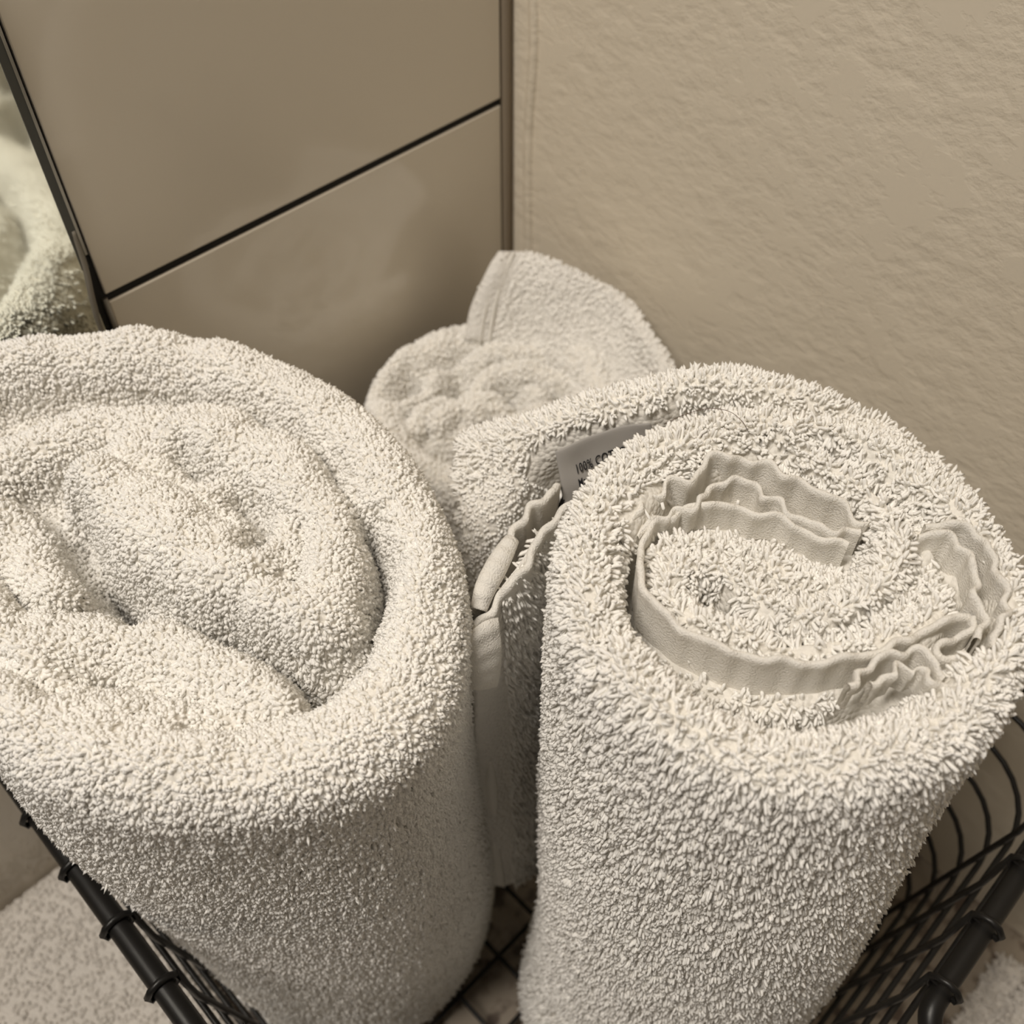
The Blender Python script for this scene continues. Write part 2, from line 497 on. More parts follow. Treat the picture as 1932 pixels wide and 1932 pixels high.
def loops_on(V, F, dens_fn, density, length, rad, jitter=0.45, droop=0.5, seed=1, lean=None, stand=1.0, bend=0.5, rings_at=((-0.15, 0.85), (0.72, 1.0)), away=0.10):
    """terry loops standing on a surface: each a small bent, bulb-ended yarn. Returns V, F(tri)."""
    g = np.random.default_rng(seed)
    N = vert_normals(V, F)
    p = V[F]
    area = 0.5 * np.linalg.norm(np.cross(p[:, 2] - p[:, 0], p[:, 3] - p[:, 1]), axis=1)
    cen = p.mean(1); fn = N[F].mean(1)
    view = CAM - cen; view /= np.linalg.norm(view, axis=1)[:, None]
    facing = (fn * view).sum(1)
    w = area * np.where(facing > -0.15, 1.0, away) * dens_fn(cen, fn)
    n = int(w.sum() * density)
    if n < 1:
        return np.zeros((0, 3)), np.zeros((0, 3), int)
    idx = np.searchsorted(np.cumsum(w) / w.sum(), g.random(n)).clip(0, len(F) - 1)
    s, t = g.random(n)[:, None], g.random(n)[:, None]
    f = F[idx]
    def interp(X):
        return (X[f[:, 0]] * (1 - s) + X[f[:, 1]] * s) * (1 - t) + (X[f[:, 3]] * (1 - s) + X[f[:, 2]] * s) * t
    pos = interp(V); nrm = interp(N); nrm /= np.linalg.norm(nrm, axis=1)[:, None] + 1e-9
    # neighbouring loops lean alike: smooth field + own jitter
    k1, k2, k3 = Noise(70, seed=seed + 11), Noise(70, seed=seed + 12), Noise(70, seed=seed + 13)
    field = np.stack([k1(pos), k2(pos), k3(pos)], 1)
    d = nrm * stand + jitter * 0.12 * field + jitter * g.normal(size=(n, 3)) * 0.8
    side = 1 - np.abs(nrm[:, 2:3])
    d[:, 2:3] -= droop * side
    d += nrm * np.maximum(0, 0.22 * stand - (d * nrm).sum(1))[:, None]
    if lean is not None:
        d = d + lean(pos, nrm)
    d /= np.linalg.norm(d, axis=1)[:, None]
    ref = g.normal(size=(n, 3))
    x = np.cross(d, ref); x /= np.linalg.norm(x, axis=1)[:, None]
    y = np.cross(d, x)
    ln = length * g.uniform(0.7, 1.25, n)[:, None]
    rd = rad * g.uniform(0.8, 1.2, n)[:, None]
    bd = x * (g.normal(size=(n, 1)) * 0.5 * bend) + np.array([0, 0, -1.0]) * side * 0.45 * bend
    K = 4
    th = np.arange(K) * 2 * math.pi / K
    rings = []
    for q, rr in rings_at:
        cc = pos + d * ln * q + bd * ln * max(q, 0) ** 2
        for a in th:
            rings.append(cc + (x * math.cos(a) * 1.18 + y * math.sin(a) * 0.85) * rd * rr)
    tip = pos + d * ln * 1.10 + bd * ln * 1.15
    VV = np.stack(rings + [tip], 1)                                  # n, 4 * rings + 1, 3
    RN = len(rings_at)
    quad = []
    for i in range(RN - 1):
        for j in range(K):
            a, b, c_, e = i * K + j, i * K + (j + 1) % K, (i + 1) * K + (j + 1) % K, (i + 1) * K + j
            quad += [(a, b, c_), (a, c_, e)]
    for j in range(K):
        quad.append(((RN - 1) * K + j, (RN - 1) * K + (j + 1) % K, RN * K))
    quad = np.array(quad)
    FF = (np.arange(n)[:, None, None] * (RN * K + 1) + quad[None]).reshape(-1, 3)
    return VV.reshape(-1, 3), FF

def loops_obj(name, parent, sets, mat):
    V, F, o = [], [], 0
    for v, f in sets:
        V.append(v); F.append(f + o); o += len(v)
    ob = mesh_obj(name, np.vstack(V), np.vstack(F), mat, parent)
    ob['kind'] = 'stuff'
    return ob

def band(path, height, thick, ripple, wl, seed, top_wob=0.0006, lean=0.0):
    """flat-woven hem standing on edge along a path of 3-D top points; rolled thicker hem at the top"""
    path = catmull(path, 16)
    seg = np.linalg.norm(np.diff(path, axis=0), axis=1)
    s = np.concatenate([[0], np.cumsum(seg)])
    ns = max(40, int(s[-1] / 0.0005))
    t = np.linspace(0, s[-1], ns)
    path = np.stack([np.interp(t, s, path[:, i]) for i in range(3)], 1)
    g = np.random.default_rng(seed)
    T = np.gradient(path, axis=0); T[:, 2] = 0; T /= np.linalg.norm(T, axis=1)[:, None]
    Nn = np.stack([-T[:, 1], T[:, 0], 0 * t], 1)
    ph = g.uniform(0, 6.28, 4)
    wv = np.sin(t / wl * 6.28 + ph[0] + 1.3 * np.sin(t / wl * 1.7 + ph[1])) * 0.7 + 0.45 * np.sin(t / wl * 10.5 + ph[2])
    zw = top_wob * np.sin(t / wl * 6.28 * 0.8 + ph[3])
    prof = [(-0.42, height, 0.55), (-0.45, height * 0.5, 0.6), (-0.45, 0.0030, 0.9), (-0.60, 0.0018, 1.0), (-0.62, 0.0008, 1.0), (-0.35, 0.0001, 1.0), (0.0, 0.0, 1.0), (0.35, 0.0001, 1.0),
            (0.62, 0.0008, 1.0), (0.60, 0.0018, 1.0), (0.45, 0.0030, 0.9), (0.45, height * 0.5, 0.6), (0.42, height, 0.55)]
    V = []; uv = []
    for off, dz, rip in prof:
        V.append(path + Nn * (off * thick + ripple * wv * rip + lean * dz)[:, None] + np.array([0, 0, 1.0]) * (zw - dz)[:, None])
        uv.append(np.stack([t, np.full(ns, dz)], 1))
    V = np.stack(V, 1).reshape(-1, 3); uv = np.stack(uv, 1).reshape(-1, 2)
    return V, grid_faces(ns, len(prof)), uv

def px_path(pts, H):
    return np.array([P(p[0], p[1], H - ((p[2] + 2.2) if len(p) > 2 else 0.0) / 1000.0) for p in pts])

ones = lambda c, n: np.ones(len(c))

# ------------------------------------------------------------------ towel rolled up, front left
HL = 0.180
cL = xy2ab(-0.0740, 0.1450); cbL = xy2ab(-0.0650, 0.1490)
tl = empty('rolled_towel', (cbL[0], cbL[1], 0.010))
tag(tl, 'thick plush white towel roll with deep soft folds, front left', 'towel', 'rolled towels in the basket')
outlineL = [(-150, 695), (0, 648), (140, 630), (280, 622), (450, 642), (640, 722), (770, 832), (850, 970), (884, 1090), (882, 1230), (845, 1350), (770, 1440), (640, 1505), (470, 1540), (280, 1545), (110, 1510), (-15, 1440), (-125, 1290), (-190, 1130), (-215, 960), (-200, 810)]
ridgesL = [
    ([(-200, 900), (-60, 850), (40, 815), (160, 785), (300, 775), (420, 785)], 0.0095, -0.0020, 0.010),
    ([(330, 800), (450, 820), (550, 875), (615, 960), (630, 1060), (590, 1130), (500, 1120)], [0.0075, 0.009, 0.0095, 0.0095, 0.0090, 0.0085, 0.007], 0.0020, 0.012),
    ([(250, 830), (350, 890), (450, 960), (520, 1030)], 0.0085, -0.0025, 0.006),
    ([(160, 880), (260, 945), (360, 1010), (450, 1050)], [0.0085, 0.0115, 0.0115, 0.009], 0.0030, 0.014),
    ([(-190, 950), (-60, 960), (30, 1010), (80, 1080)], [0.0105, 0.0105, 0.0085, 0.006], -0.0035, 0.010),
    ([(-190, 1150), (-40, 1185), (100, 1185), (230, 1185), (350, 1225), (470, 1275), (530, 1300)], [0.011, 0.011, 0.0095, 0.009, 0.0095, 0.0085, 0.005], -0.0035, 0.011),
    ([(-120, 1310), (0, 1330), (150, 1340), (300, 1360), (430, 1390)], 0.011, -0.0020, 0.012),
]
holesL = [([(120, 925), (178, 1035), (230, 1112)], 0.0032, 0.016), ([(335, 832), (372, 868)], 0.0034, 0.0085), ([(440, 908), (484, 955), (468, 1015)], 0.0032, 0.0095),
          ([(690, 960), (716, 1045), (698, 1115)], 0.0032, 0.013), ([(395, 1138), (500, 1200), (575, 1250)], 0.0036, 0.008), ([(592, 1258)], 0.0042, 0.013), ([(-30, 1225), (0, 1240), (85, 1288)], 0.0028, 0.0055),
          ([(340, 1352), (435, 1350)], 0.0026, 0.0045), ([(-40, 775), (80, 742), (270, 717), (470, 737), (560, 790), (640, 870)], 0.0028, 0.0032)]
VL, FL, NT, cf = make_roll(cL, HL, 0.0640, cbL, 0.056, 0.010, ridgesL, holesL, -0.017, 0.0105, 0.0125, 3, lump=0.0007, k=0.0009, bulge=0.0, bow=(0.0, 0.0), outline=outlineL)
roll = mesh_obj('roll', VL, FL, M['base'], tl)
def dens_side(c, n):
    return np.where(c[:, 2] > 0.15, 1.0, np.where(c[:, 2] > 0.08, 0.6, 0.25))
loops_obj('terry_pile', tl, [loops_on(VL, FL, dens_side, 1.65e6, 0.0013, 0.00050, jitter=0.45, droop=0.5, seed=21, bend=0.9, stand=0.8)], M['cotton'])

# ------------------------------------------------------------------ towel rolled up, front right, with woven hems
HR = 0.167
cR = xy2ab(0.0580, 0.1260); cbR = xy2ab(0.0545, 0.1090)
tr = empty('rolled_towel', (cbR[0], cbR[1], 0.010))
tag(tr, 'white towel roll with wavy flat-woven hems and a grey tag, front right', 'towel', 'rolled towels in the basket')
ridgesR = [
    # second turn along the back, then the right, then the core spiral
    ([(1155, 1120), (1165, 1030), (1205, 940), (1290, 858), (1400, 822), (1510, 828), (1620, 870), (1695, 935), (1722, 1010), (1700, 1075), (1640, 1120), (1560, 1140)],
     [0.0030, 0.0035, 0.0042, 0.0048, 0.0050, 0.0055, 0.0058, 0.0060, 0.0060, 0.0062, 0.0065, 0.0065], -0.0025, 0.006),
    ([(1560, 1130), (1480, 1130), (1420, 1090), (1385, 1050), (1320, 1040), (1275, 1075), (1290, 1120), (1350, 1155), (1450, 1185), (1560, 1195)], [0.0060, 0.0055, 0.0042, 0.004, 0.0045, 0.0048, 0.005, 0.005, 0.005, 0.005], -0.0045, 0.006),
    ([(1250, 1030), (1320, 1000), (1410, 1005), (1490, 1040), (1580, 1075)], 0.0050, -0.0070, 0.006),
    ([(1765, 1010), (1795, 1065), (1790, 1120), (1730, 1165), (1640, 1195), (1540, 1205)], [0.0035, 0.0042, 0.0045, 0.0045, 0.004, 0.004], -0.0045, 0.005),
]
holesR = [([(1355, 1080), (1375, 1100), (1392, 1114)], 0.0024, 0.012), ([(1197, 1005), (1193, 1080), (1218, 1160), (1285, 1228), (1385, 1276), (1500, 1296), (1610, 1288), (1680, 1265)], 0.0026, 0.010), ([(1800, 1000), (1850, 1040), (1868, 1090), (1874, 1150), (1855, 1205)], 0.0022, 0.009), ([(1790, 1030), (1822, 1080), (1830, 1140), (1825, 1190)], 0.0018, 0.006), ([(1400, 1115), (1470, 1160), (1560, 1165)], 0.0018, 0.005), ([(1600, 1160), (1690, 1110), (1740, 1045), (1745, 990), (1700, 915), (1620, 850), (1540, 815)], 0.0018, 0.005)]
VR, FR, NT, cf = make_roll(cR, HR, 0.0500, cbR, 0.0465, 0.010, ridgesR, holesR, -0.014, 0.0062, 0.0075, 8, lump=0.0004, k=0.0008, bulge=0.0005)
mesh_obj('roll', VR, FR, M['base'], tr)
hemzone = np.array([P(u, v, HR + 0.006)[:2] for u, v in ((1185, 1000), (1230, 930), (1330, 880), (1420, 868), (1520, 895), (1600, 945), (1640, 1010), (1600, 1035), (1530, 1005), (1450, 975), (1370, 955), (1300, 960), (1240, 990))])
def in_poly(q, poly):
    r = np.zeros(len(q), bool)
    for i in range(len(poly)):
        a, b = poly[i], poly[i - 1]
        c = ((a[1] > q[:, 1]) != (b[1] > q[:, 1])) & (q[:, 0] < (b[0] - a[0]) * (q[:, 1] - a[1]) / (b[1] - a[1] + 1e-15) + a[0])
        r ^= c
    return r
def dens_right(c, n):
    d = np.where(c[:, 2] > 0.15, 1.0, np.where(c[:, 2] > 0.08, 0.7, 0.25))
    for (pp, *_), lim in zip(bands, (0.0022, 0.0022, 0.0022, 0.0018, 0.0018, 0.0020, 0.0018, 0.0022, 0.0022)):
        pw = px_path(pp, HR)[:, :2]
        dd, _w = seg_dist(c[:, :2], pw, np.ones(len(pw)))
        d = np.where((dd < lim) & (c[:, 2] > 0.2), 0.0, d)
    pw = np.array([P(u, v, HR)[:2] for u, v in holesR[1][0]])
    dd, _w = seg_dist(c[:, :2], pw, np.ones(len(pw)))
    d = np.where((dd < 0.0024) & (c[:, 2] > 0.2), 0.0, d)
    d = np.where((np.linalg.norm(c[:, :2] - P(1374, 1100, HR + 0.004)[:2], axis=1) < 0.0026) & (c[:, 2] > 0.2), 0.0, d)
    for hp_ in holesR[-2:]:
        pw = np.array([P(u, v, HR)[:2] for u, v in hp_[0]])
        dd, _w = seg_dist(c[:, :2], pw, np.ones(len(pw)))
        d = np.where((dd < 0.0010) & (c[:, 2] > 0.2), 0.25 * d, d)
    return np.where(in_poly(c[:, :2], hemzone) & (c[:, 2] > 0.2), 0.05, d)

# hems that show between the turns
bands = [
    # back, outermost
    ([(1185, 985, -6), (1215, 945, -5), (1255, 915, -5), (1310, 895, -4), (1355, 855, -3.5), (1410, 862, -4), (1480, 890, -5), (1560, 930, -6), (1640, 985, -8)], 0.011, 0.0012, 0.0013, 0.011),
    ([(1200, 1005, -8), (1250, 972, -7.5), (1320, 945, -7), (1358, 905, -7), (1415, 908, -7), (1480, 955, -7.5), (1560, 995, -8), (1625, 1000, -9)], 0.009, 0.0012, 0.0011, 0.0095),
    ([(1205, 1040, -8), (1240, 985, -8), (1300, 955, -8), (1370, 950, -8), (1450, 970, -8.5), (1530, 1000, -9), (1600, 1030, -9.5)], 0.009, 0.0012, 0.0008, 0.012),
    # front, the long band whose outer face is seen
    ([(1212, 1030, -5), (1208, 1070, -5), (1232, 1130, -5), (1300, 1188, -5), (1400, 1230, -5), (1520, 1246, -5), (1630, 1232, -5), (1720, 1200, -5), (1790, 1165, -5), (1835, 1160, -5)], 0.014, 0.0013, 0.00035, 0.010),
    ([(1835, 1160, -5), (1838, 1185, -5), (1800, 1200, -6), (1770, 1218, -6), (1790, 1240, -6), (1820, 1230, -6)], 0.010, 0.0012, 0.0004, 0.007),
    # right
    ([(1735, 1005, -4), (1790, 1005, -2.5), (1830, 1045, -2.5), (1846, 1090, -2.5), (1842, 1125, -2.5), (1862, 1160, -2.5), (1845, 1205, -3.5)], 0.010, 0.0012, 0.0005, 0.0075),
    ([(1748, 990, -3), (1815, 985, -1.2), (1866, 1025, -1.2), (1882, 1070, -1.2), (1902, 1115, -1.2), (1896, 1165, -1.2), (1868, 1220, -2.5)], 0.010, 0.0012, 0.0006, 0.0075),
    # small bunched end, front right
    ([(1600, 1292, -4), (1625, 1270, -4), (1650, 1245, -4), (1690, 1228, -4), (1740, 1224, -4), (1765, 1250, -4), (1790, 1270, -4)], 0.009, 0.0012, 0.0008, 0.008),
    ([(1650, 1290, -4), (1690, 1262, -4), (1730, 1255, -4), (1755, 1280, -4), (1790, 1290, -4)], 0.008, 0.0012, 0.0011, 0.007),
]
for i, (pp, hgt, tk, rip, wl) in enumerate(bands):
    V, F, uv = band(px_path(pp, HR), hgt, tk, rip, wl, 40 + i)
    mesh_obj('hem_band', V, F, M['hem'], tr, uv=uv)['label'] = 'cream flat-woven wavy hem'

pile_sets_R = [loops_on(VR, FR, dens_right, 1.25e6, 0.0023, 0.00048, jitter=0.32, droop=0.7, stand=0.72, rings_at=((-0.15, 0.7), (0.45, 0.95), (0.90, 0.92)), seed=31, bend=0.5)]

# the loose outer end: a crest running left behind the roll, and a folded panel hanging in the gap
crest = [(1850, 975, 0.192), (1765, 893, 0.184), (1660, 825, 0.1775), (1560, 772, 0.1730), (1450, 738, 0.1695), (1330, 722, 0.168), (1200, 758, 0.173), (1050, 802, 0.182), (935, 832, 0.192), (872, 856, 0.201)]
rows = []
for u, v, h in crest:
    p = P(u, v, h)
    k = np.clip((1050 - u) / 170, 0, 1)
    fwd = np.array([1, 1, 0]) / S2
    p = p + fwd * 0.0022 - np.array([0, 0, 0.0012])
    back = p + fwd * 0.0055 + np.array([0, 0, -0.006])
    back2 = p + fwd * 0.0065 + np.array([0, 0, -0.035])
    front = p - fwd * (0.0036 + 0.005 * k) + np.array([0, 0, -0.0045 + 0.001 * k])
    front2 = p - fwd * (0.0042 + 0.018 * k) + np.array([0, 0, -0.014 + 0.002 * k])
    front3 = p - fwd * (0.0040 + 0.026 * k) + np.array([0, 0, -0.034 - 0.004 * k])
    rows.append([back2, back, p + np.array([0, 0, 0.0]), front, front2, front3])
VT, FT, uvT, _ = patch(rows, 22, 12, 0.003, wave=lambda v: Noise(40, seed=5)(v) * 0.0007)
if vert_normals(VT, FT)[:len(VT) // 2].mean(0)[2] < 0:
    pass
tail = mesh_obj('outer_end', VT, FT, M['base'], tr, uv=uvT)
tagc = P(1140, 860, 0.185)
def dens_tail(c, n):
    d = np.where(n[:, 2] > -0.3, 1.0, 0.3)
    view = CAM - c
    return np.where((np.abs(n[:, 2]) < 0.5) & ((n * view).sum(1) > 0) & (np.linalg.norm(c - tagc, axis=1) < 0.022), 0.0, d)
def tail_front(c, n):
    return (((n * (CAM - c)).sum(1) > 0) & (c @ np.array([1, 1, 0]) / S2 < 0.1775)).astype(float)
pile_sets_R.append(loops_on(VT, FT, lambda c, n: dens_tail(c, n) * (1 - tail_front(c, n)), 1.15e6, 0.0022, 0.00045, jitter=0.4, droop=0.3, seed=33, bend=0.5))
pile_sets_R.append(loops_on(VT, FT, lambda c, n: dens_tail(c, n) * tail_front(c, n), 1.2e6, 0.0008, 0.00045, jitter=0.6, droop=0.5, seed=35, bend=0.5))

# hanging folded panel (front) and the leaf behind it
def colpts(top, mids):
    return [PY(*top)] + [PY(*q) for q in mids]
panel = [
    colpts((880, 1196, 0.131), [(884, 1300, 0.131), (893, 1430, 0.132), (905, 1560, 0.133), (925, 1668, 0.133)]),
    colpts((908, 1172, 0.1345), [(920, 1290, 0.1335), (930, 1430, 0.1335), (940, 1565, 0.1335), (952, 1672, 0.1335)]),
    colpts((960, 1090, 0.141), [(970, 1260, 0.139), (975, 1420, 0.138), (978, 1560, 0.137), (985, 1660, 0.136)]),
    colpts((1010, 1020, 0.150), [(1020, 1240, 0.146), (1025, 1410, 0.144), (1028, 1550, 0.142), (1020, 1630, 0.141)]),
    colpts((1075, 955, 0.160), [(1085, 1200, 0.156), (1085, 1390, 0.153), (1080, 1530, 0.150), (1060, 1600, 0.148)]),
]
VP_, FP_, uvP, _ = patch(panel, 14, 14, 0.0028, wave=lambda v: Noise(38, seed=15)(v * np.array([1, 1, 0.35])) * 0.0008)
mesh_obj('hanging_panel', VP_, FP_, M['bare'], tr, uv=uvP)
edge_a, edge_b = PY(905, 1300, 0.133), PY(1075, 1100, 0.158)
def dens_panel(c, n):
    s = ((c - edge_a)[:, :2] @ (edge_b - edge_a)[:2]) / ((edge_b - edge_a)[:2] @ (edge_b - edge_a)[:2])
    return np.where(s > 0.20, 0.9, 0.0)
pile_sets_R.append(loops_on(VP_, FP_, dens_panel, 0.75e6, 0.0022, 0.00042, jitter=0.4, droop=0.8, seed=34, bend=0.5))
strip = []
for t_ in np.linspace(0, 1, 5):
    strip.append([])
    for k_ in range(1, 5):
        a_, b_ = panel[0][k_], panel[1][k_]
        q_ = a_ + (b_ - a_) * (0.15 + 0.85 * t_)
        strip[-1].append(q_ + (CAM - q_) / np.linalg.norm(CAM - q_) * (0.0024 + 0.0011 * math.sin(t_ * 9 + k_ * 0.7)))
V, F, uv, _ = patch(strip, 8, 18, 0.0014, wave=lambda v: Noise(70, seed=19)(v * np.array([1, 1, 0.3])) * 0.0004)
mesh_obj('hem_band', V, F, M['hem'], tr, uv=uv)
leaf = [
    colpts((925, 1668, 0.1345), [(908, 1655, 0.140), (905, 1640, 0.146), (925, 1630, 0.150)]),
    colpts((903, 1560, 0.1340), [(888, 1550, 0.140), (895, 1540, 0.147), (930, 1530, 0.152)]),
    colpts((890, 1430, 0.1330), [(880, 1420, 0.140), (890, 1410, 0.147), (930, 1400, 0.154)]),
    colpts((882, 1300, 0.1320), [(876, 1290, 0.138), (888, 1280, 0.146), (930, 1270, 0.155)]),
]
V, F, uv, _ = patch(leaf, 10, 8, 0.0022)
mesh_obj('inner_leaf', V, F, M['hem'], tr, uv=uv)
# hems along the panel's top edge: right one, left one, thick rolled tip
hem_r = [P(1150, 890, 0.176), P(1102, 927, 0.179), P(1069, 953, 0.182), P(1043, 979, 0.1845), P(1016, 1016, 0.187), P(998, 1054, 0.1885), P(968, 1090, 0.191), P(938, 1132, 0.194), P(905, 1172, 0.197), P(872, 1212, 0.199)]
V, F, uv = band(np.array(hem_r), 0.020, 0.0016, 0.0006, 0.011, 61, top_wob=0.0005)
mesh_obj('hem_band', V, F, M['hem'], tr, uv=uv)
hem_l = [P(1052, 914, 0.190), P(1044, 922, 0.188), P(1013, 946, 0.1885), P(975, 987, 0.191), P(960, 1024, 0.193), P(931, 1076, 0.195), P(908, 1121, 0.197), P(893, 1155, 0.199)]
V, F, uv = band(np.array(hem_l), 0.018, 0.0016, 0.0007, 0.010, 62, top_wob=0.0006)
mesh_obj('hem_band', V, F, M['hem'], tr, uv=uv)
# thick rolled corner tip where the hem turns over
tip = catmull([P(966, 1018, 0.1905), P(950, 1045, 0.191), P(932, 1078, 0.192), P(915, 1112, 0.1935), P(903, 1150, 0.196)], 8)
n = len(tip)
V, F = tube_arrays(tip, 0.0015 + 0.0013 * np.sin(np.linspace(0.3, 2.75, n)) ** 1.0, 14)
mesh_obj('rolled_corner', V, F, M['hem'], tr, uv=np.column_stack([np.repeat(np.arange(n) * 0.0008, 14), np.tile(np.arange(14) * 0.001, n)]))
fold = [
    [P(868, 1212, 0.197), P(890, 1190, 0.1955), P(915, 1172, 0.1945), P(940, 1165, 0.196)],
    [P(872, 1245, 0.203), P(895, 1235, 0.201), P(925, 1220, 0.201), P(945, 1215, 0.203)],
    [P(882, 1280, 0.209), P(900, 1280, 0.208), P(925, 1272, 0.209), P(942, 1262, 0.211)],
    [P(893, 1298, 0.214), P(905, 1300, 0.214), P(922, 1298, 0.215), P(936, 1296, 0.217)],
]
V, F, uv, _ = patch(fold, 8, 8, 0.0018)
mesh_obj('turned_corner', V, F, M['hem'], tr, uv=uv)

# care tag with its print
tg = [
    [P(1047, 851, 0.1820), P(1100, 828, 0.1800), P(1165, 806, 0.1780), P(1228, 797, 0.1760)],
    [P(1054, 890, 0.1875), P(1108, 866, 0.1855), P(1172, 842, 0.1835), P(1236, 832, 0.1815)],
    [P(1062, 935, 0.1935), P(1118, 908, 0.1915), P(1180, 884, 0.1895), P(1246, 872, 0.1875)],
    [P(1064, 975, 0.1995), P(1124, 948, 0.1975), P(1186, 925, 0.1955), P(1254, 912, 0.1935)],
]
V, F, uv, G = patch(tg, 10, 10, 0.0004, wave=lambda v: Noise(90, seed=77)(v) * 0.00015)
ctag = mesh_obj('care_tag', V, F, M['tagcloth'], tr, uv=uv)
ctag['label'] = 'grey satin care tag printed in black'
def text_on(G, body, u0, v0, hgt, aspect, name, parent, shear=0.0):
    """lettering laid on a grid surface G (rows down, columns across), u0/v0 in metres from the corner"""
    cu = bpy.data.curves.new('lettering_curve', 'FONT'); cu.body = body; cu.size = 1.0; cu.resolution_u = 3; cu.space_character = 1.08; cu.offset = 0.018
    ob = bpy.data.objects.new('lettering_tmp', cu); COL.objects.link(ob)
    dg = bpy.context.evaluated_depsgraph_get(); dg.update()
    me = bpy.data.meshes.new_from_object(ob.evaluated_get(dg))
    co = np.zeros(len(me.vertices) * 3, np.float32); me.vertices.foreach_get('co', co); co = co.reshape(-1, 3)
    faces = [list(p.vertices) for p in me.polygons]
    bpy.data.objects.remove(ob); bpy.data.meshes.remove(me); bpy.data.curves.remove(cu)
    su = np.linalg.norm(G[0, -1] - G[0, 0]); sv = np.linalg.norm(G[-1, 0] - G[0, 0])
    uu = np.clip((u0 + co[:, 0] * hgt * aspect) / su, 0, 1) * (G.shape[1] - 1)
    vv = np.clip((v0 - co[:, 1] * hgt + shear * co[:, 0] * hgt) / sv, 0, 1) * (G.shape[0] - 1)
    i = np.clip(vv.astype(int), 0, G.shape[0] - 2); j = np.clip(uu.astype(int), 0, G.shape[1] - 2)
    fv, fu = (vv - i)[:, None], (uu - j)[:, None]
    p = (G[i, j] * (1 - fu) + G[i, j + 1] * fu) * (1 - fv) + (G[i + 1, j] * (1 - fu) + G[i + 1, j + 1] * fu) * fv
    view = CAM - p; view /= np.linalg.norm(view, axis=1)[:, None]
    return mesh_obj(name, p + view * 0.00065, faces, M['ink'], parent, smooth=False)
text_on(G, '100% COTTON', 0.0046, 0.0090, 0.0036, 0.56, 'lettering', ctag)
text_on(G, 'Made in', 0.0046, 0.0124, 0.0028, 0.6, 'lettering', ctag)
V, F = tube_arrays(catmull([P(1060, 915, 0.1930), P(1065, 935, 0.1945), P(1058, 955, 0.1965), P(1060, 980, 0.200)], 6), 0.0006, 6)
mesh_obj('seam_thread', V, F, M['ink'], ctag)
loops_obj('terry_pile', tr, pile_sets_R, M['cotton'])

# ------------------------------------------------------------------ towel rolled up at the back, with its raised corner
HB = 0.250
cB = xy2ab(-0.0060, 0.2650); cbB = xy2ab(-0.003, 0.232)
tb = empty('rolled_towel', (cbB[0], cbB[1], 0.010))
tag(tb, 'smaller white towel roll at the back with an upright corner flap by the wall', 'towel', 'rolled towels in the basket')
ridgesB = [
    ([(735, 760), (775, 715), (840, 672), (920, 648), (1010, 648), (1085, 672), (1122, 715), (1110, 765), (1050, 800)], 0.0046, -0.0025, 0.007),
    ([(775, 790), (815, 735), (870, 700), (940, 680), (1010, 680), (1070, 705), (1085, 740), (1050, 770), (980, 800)], 0.0042, -0.0035, 0.007),
    ([(830, 770), (880, 735), (940, 715), (1000, 712), (1040, 730), (1010, 755), (940, 775), (900, 790)], 0.0040, -0.0040, 0.007),
    ([(890, 755), (940, 745), (985, 738)], 0.0036, -0.0045, 0.006),
    ([(760, 830), (800, 850), (900, 850)], 0.008, -0.005, 0.008),
    ([(930, 830), (1020, 825), (1100, 800)], 0.007, -0.005, 0.008),
]
holesB = [([(735, 725), (775, 690)], 0.0050, 0.0126), ([(856, 695), (868, 668)], 0.0056, 0.0140), ([(958, 696), (980, 712)], 0.0045, 0.0140), ([(1066, 700), (1072, 722)], 0.0045, 0.0098),
          ([(845, 815), (890, 796)], 0.0063, 0.0196), ([(962, 795), (982, 772)], 0.0050, 0.0140), ([(920, 752), (1000, 728), (1060, 700)], 0.0022, 0.0056), ([(900, 772), (1000, 755), (1090, 735)], 0.0022, 0.0056), ([(800, 735), (840, 700)], 0.0025, 0.0042)]
VB, FB, NT, cf = make_roll(cB, HB, 0.0490, cbB, 0.044, 0.010, ridgesB, holesB, -0.012, 0.0075, 0.009, 13, lump=0.0008, k=0.0007)
mesh_obj('roll', VB, FB, M['base'], tb)
sets_B = [loops_on(VB, FB, lambda c, n: np.where(c[:, 2] > 0.165, 1.0, 0.06), 1.2e6, 0.0012, 0.00046, jitter=0.5, droop=0.6, seed=41)]
flap = [
    [PY(876, 640, 0.300), PY(886, 585, 0.305), PY(905, 535, 0.310), PY(922, 500, 0.314), PY(940, 474, 0.318)],
    [PY(960, 660, 0.298), PY(968, 600, 0.304), PY(972, 550, 0.310), PY(985, 508, 0.315), PY(995, 478, 0.320)],
    [PY(1060, 690, 0.290), PY(1068, 630, 0.298), PY(1072, 580, 0.305), PY(1078, 540, 0.309), PY(1088, 512, 0.312)],
    [PY(1140, 730, 0.278), PY(1150, 680, 0.287), PY(1158, 635, 0.292), PY(1164, 595, 0.296), PY(1170, 566, 0.298)],
    [PY(1195, 790, 0.262), PY(1208, 750, 0.270), PY(1218, 705, 0.275), PY(1224, 665, 0.278), PY(1228, 636, 0.280)],
    [PY(1215, 860, 0.247), PY(1236, 820, 0.253), PY(1250, 775, 0.258), PY(1258, 735, 0.261), PY(1262, 705, 0.263)],
]
VFp, FFp, uvF, _ = patch(flap, 10, 10, 0.0055, wave=lambda v: Noise(30, seed=25)(v) * 0.0010)
mesh_obj('corner_flap', VFp, FFp, M['bare'], tb, uv=uvF)
f0, f1 = PY(890, 580, 0.306), PY(1262, 705, 0.263)
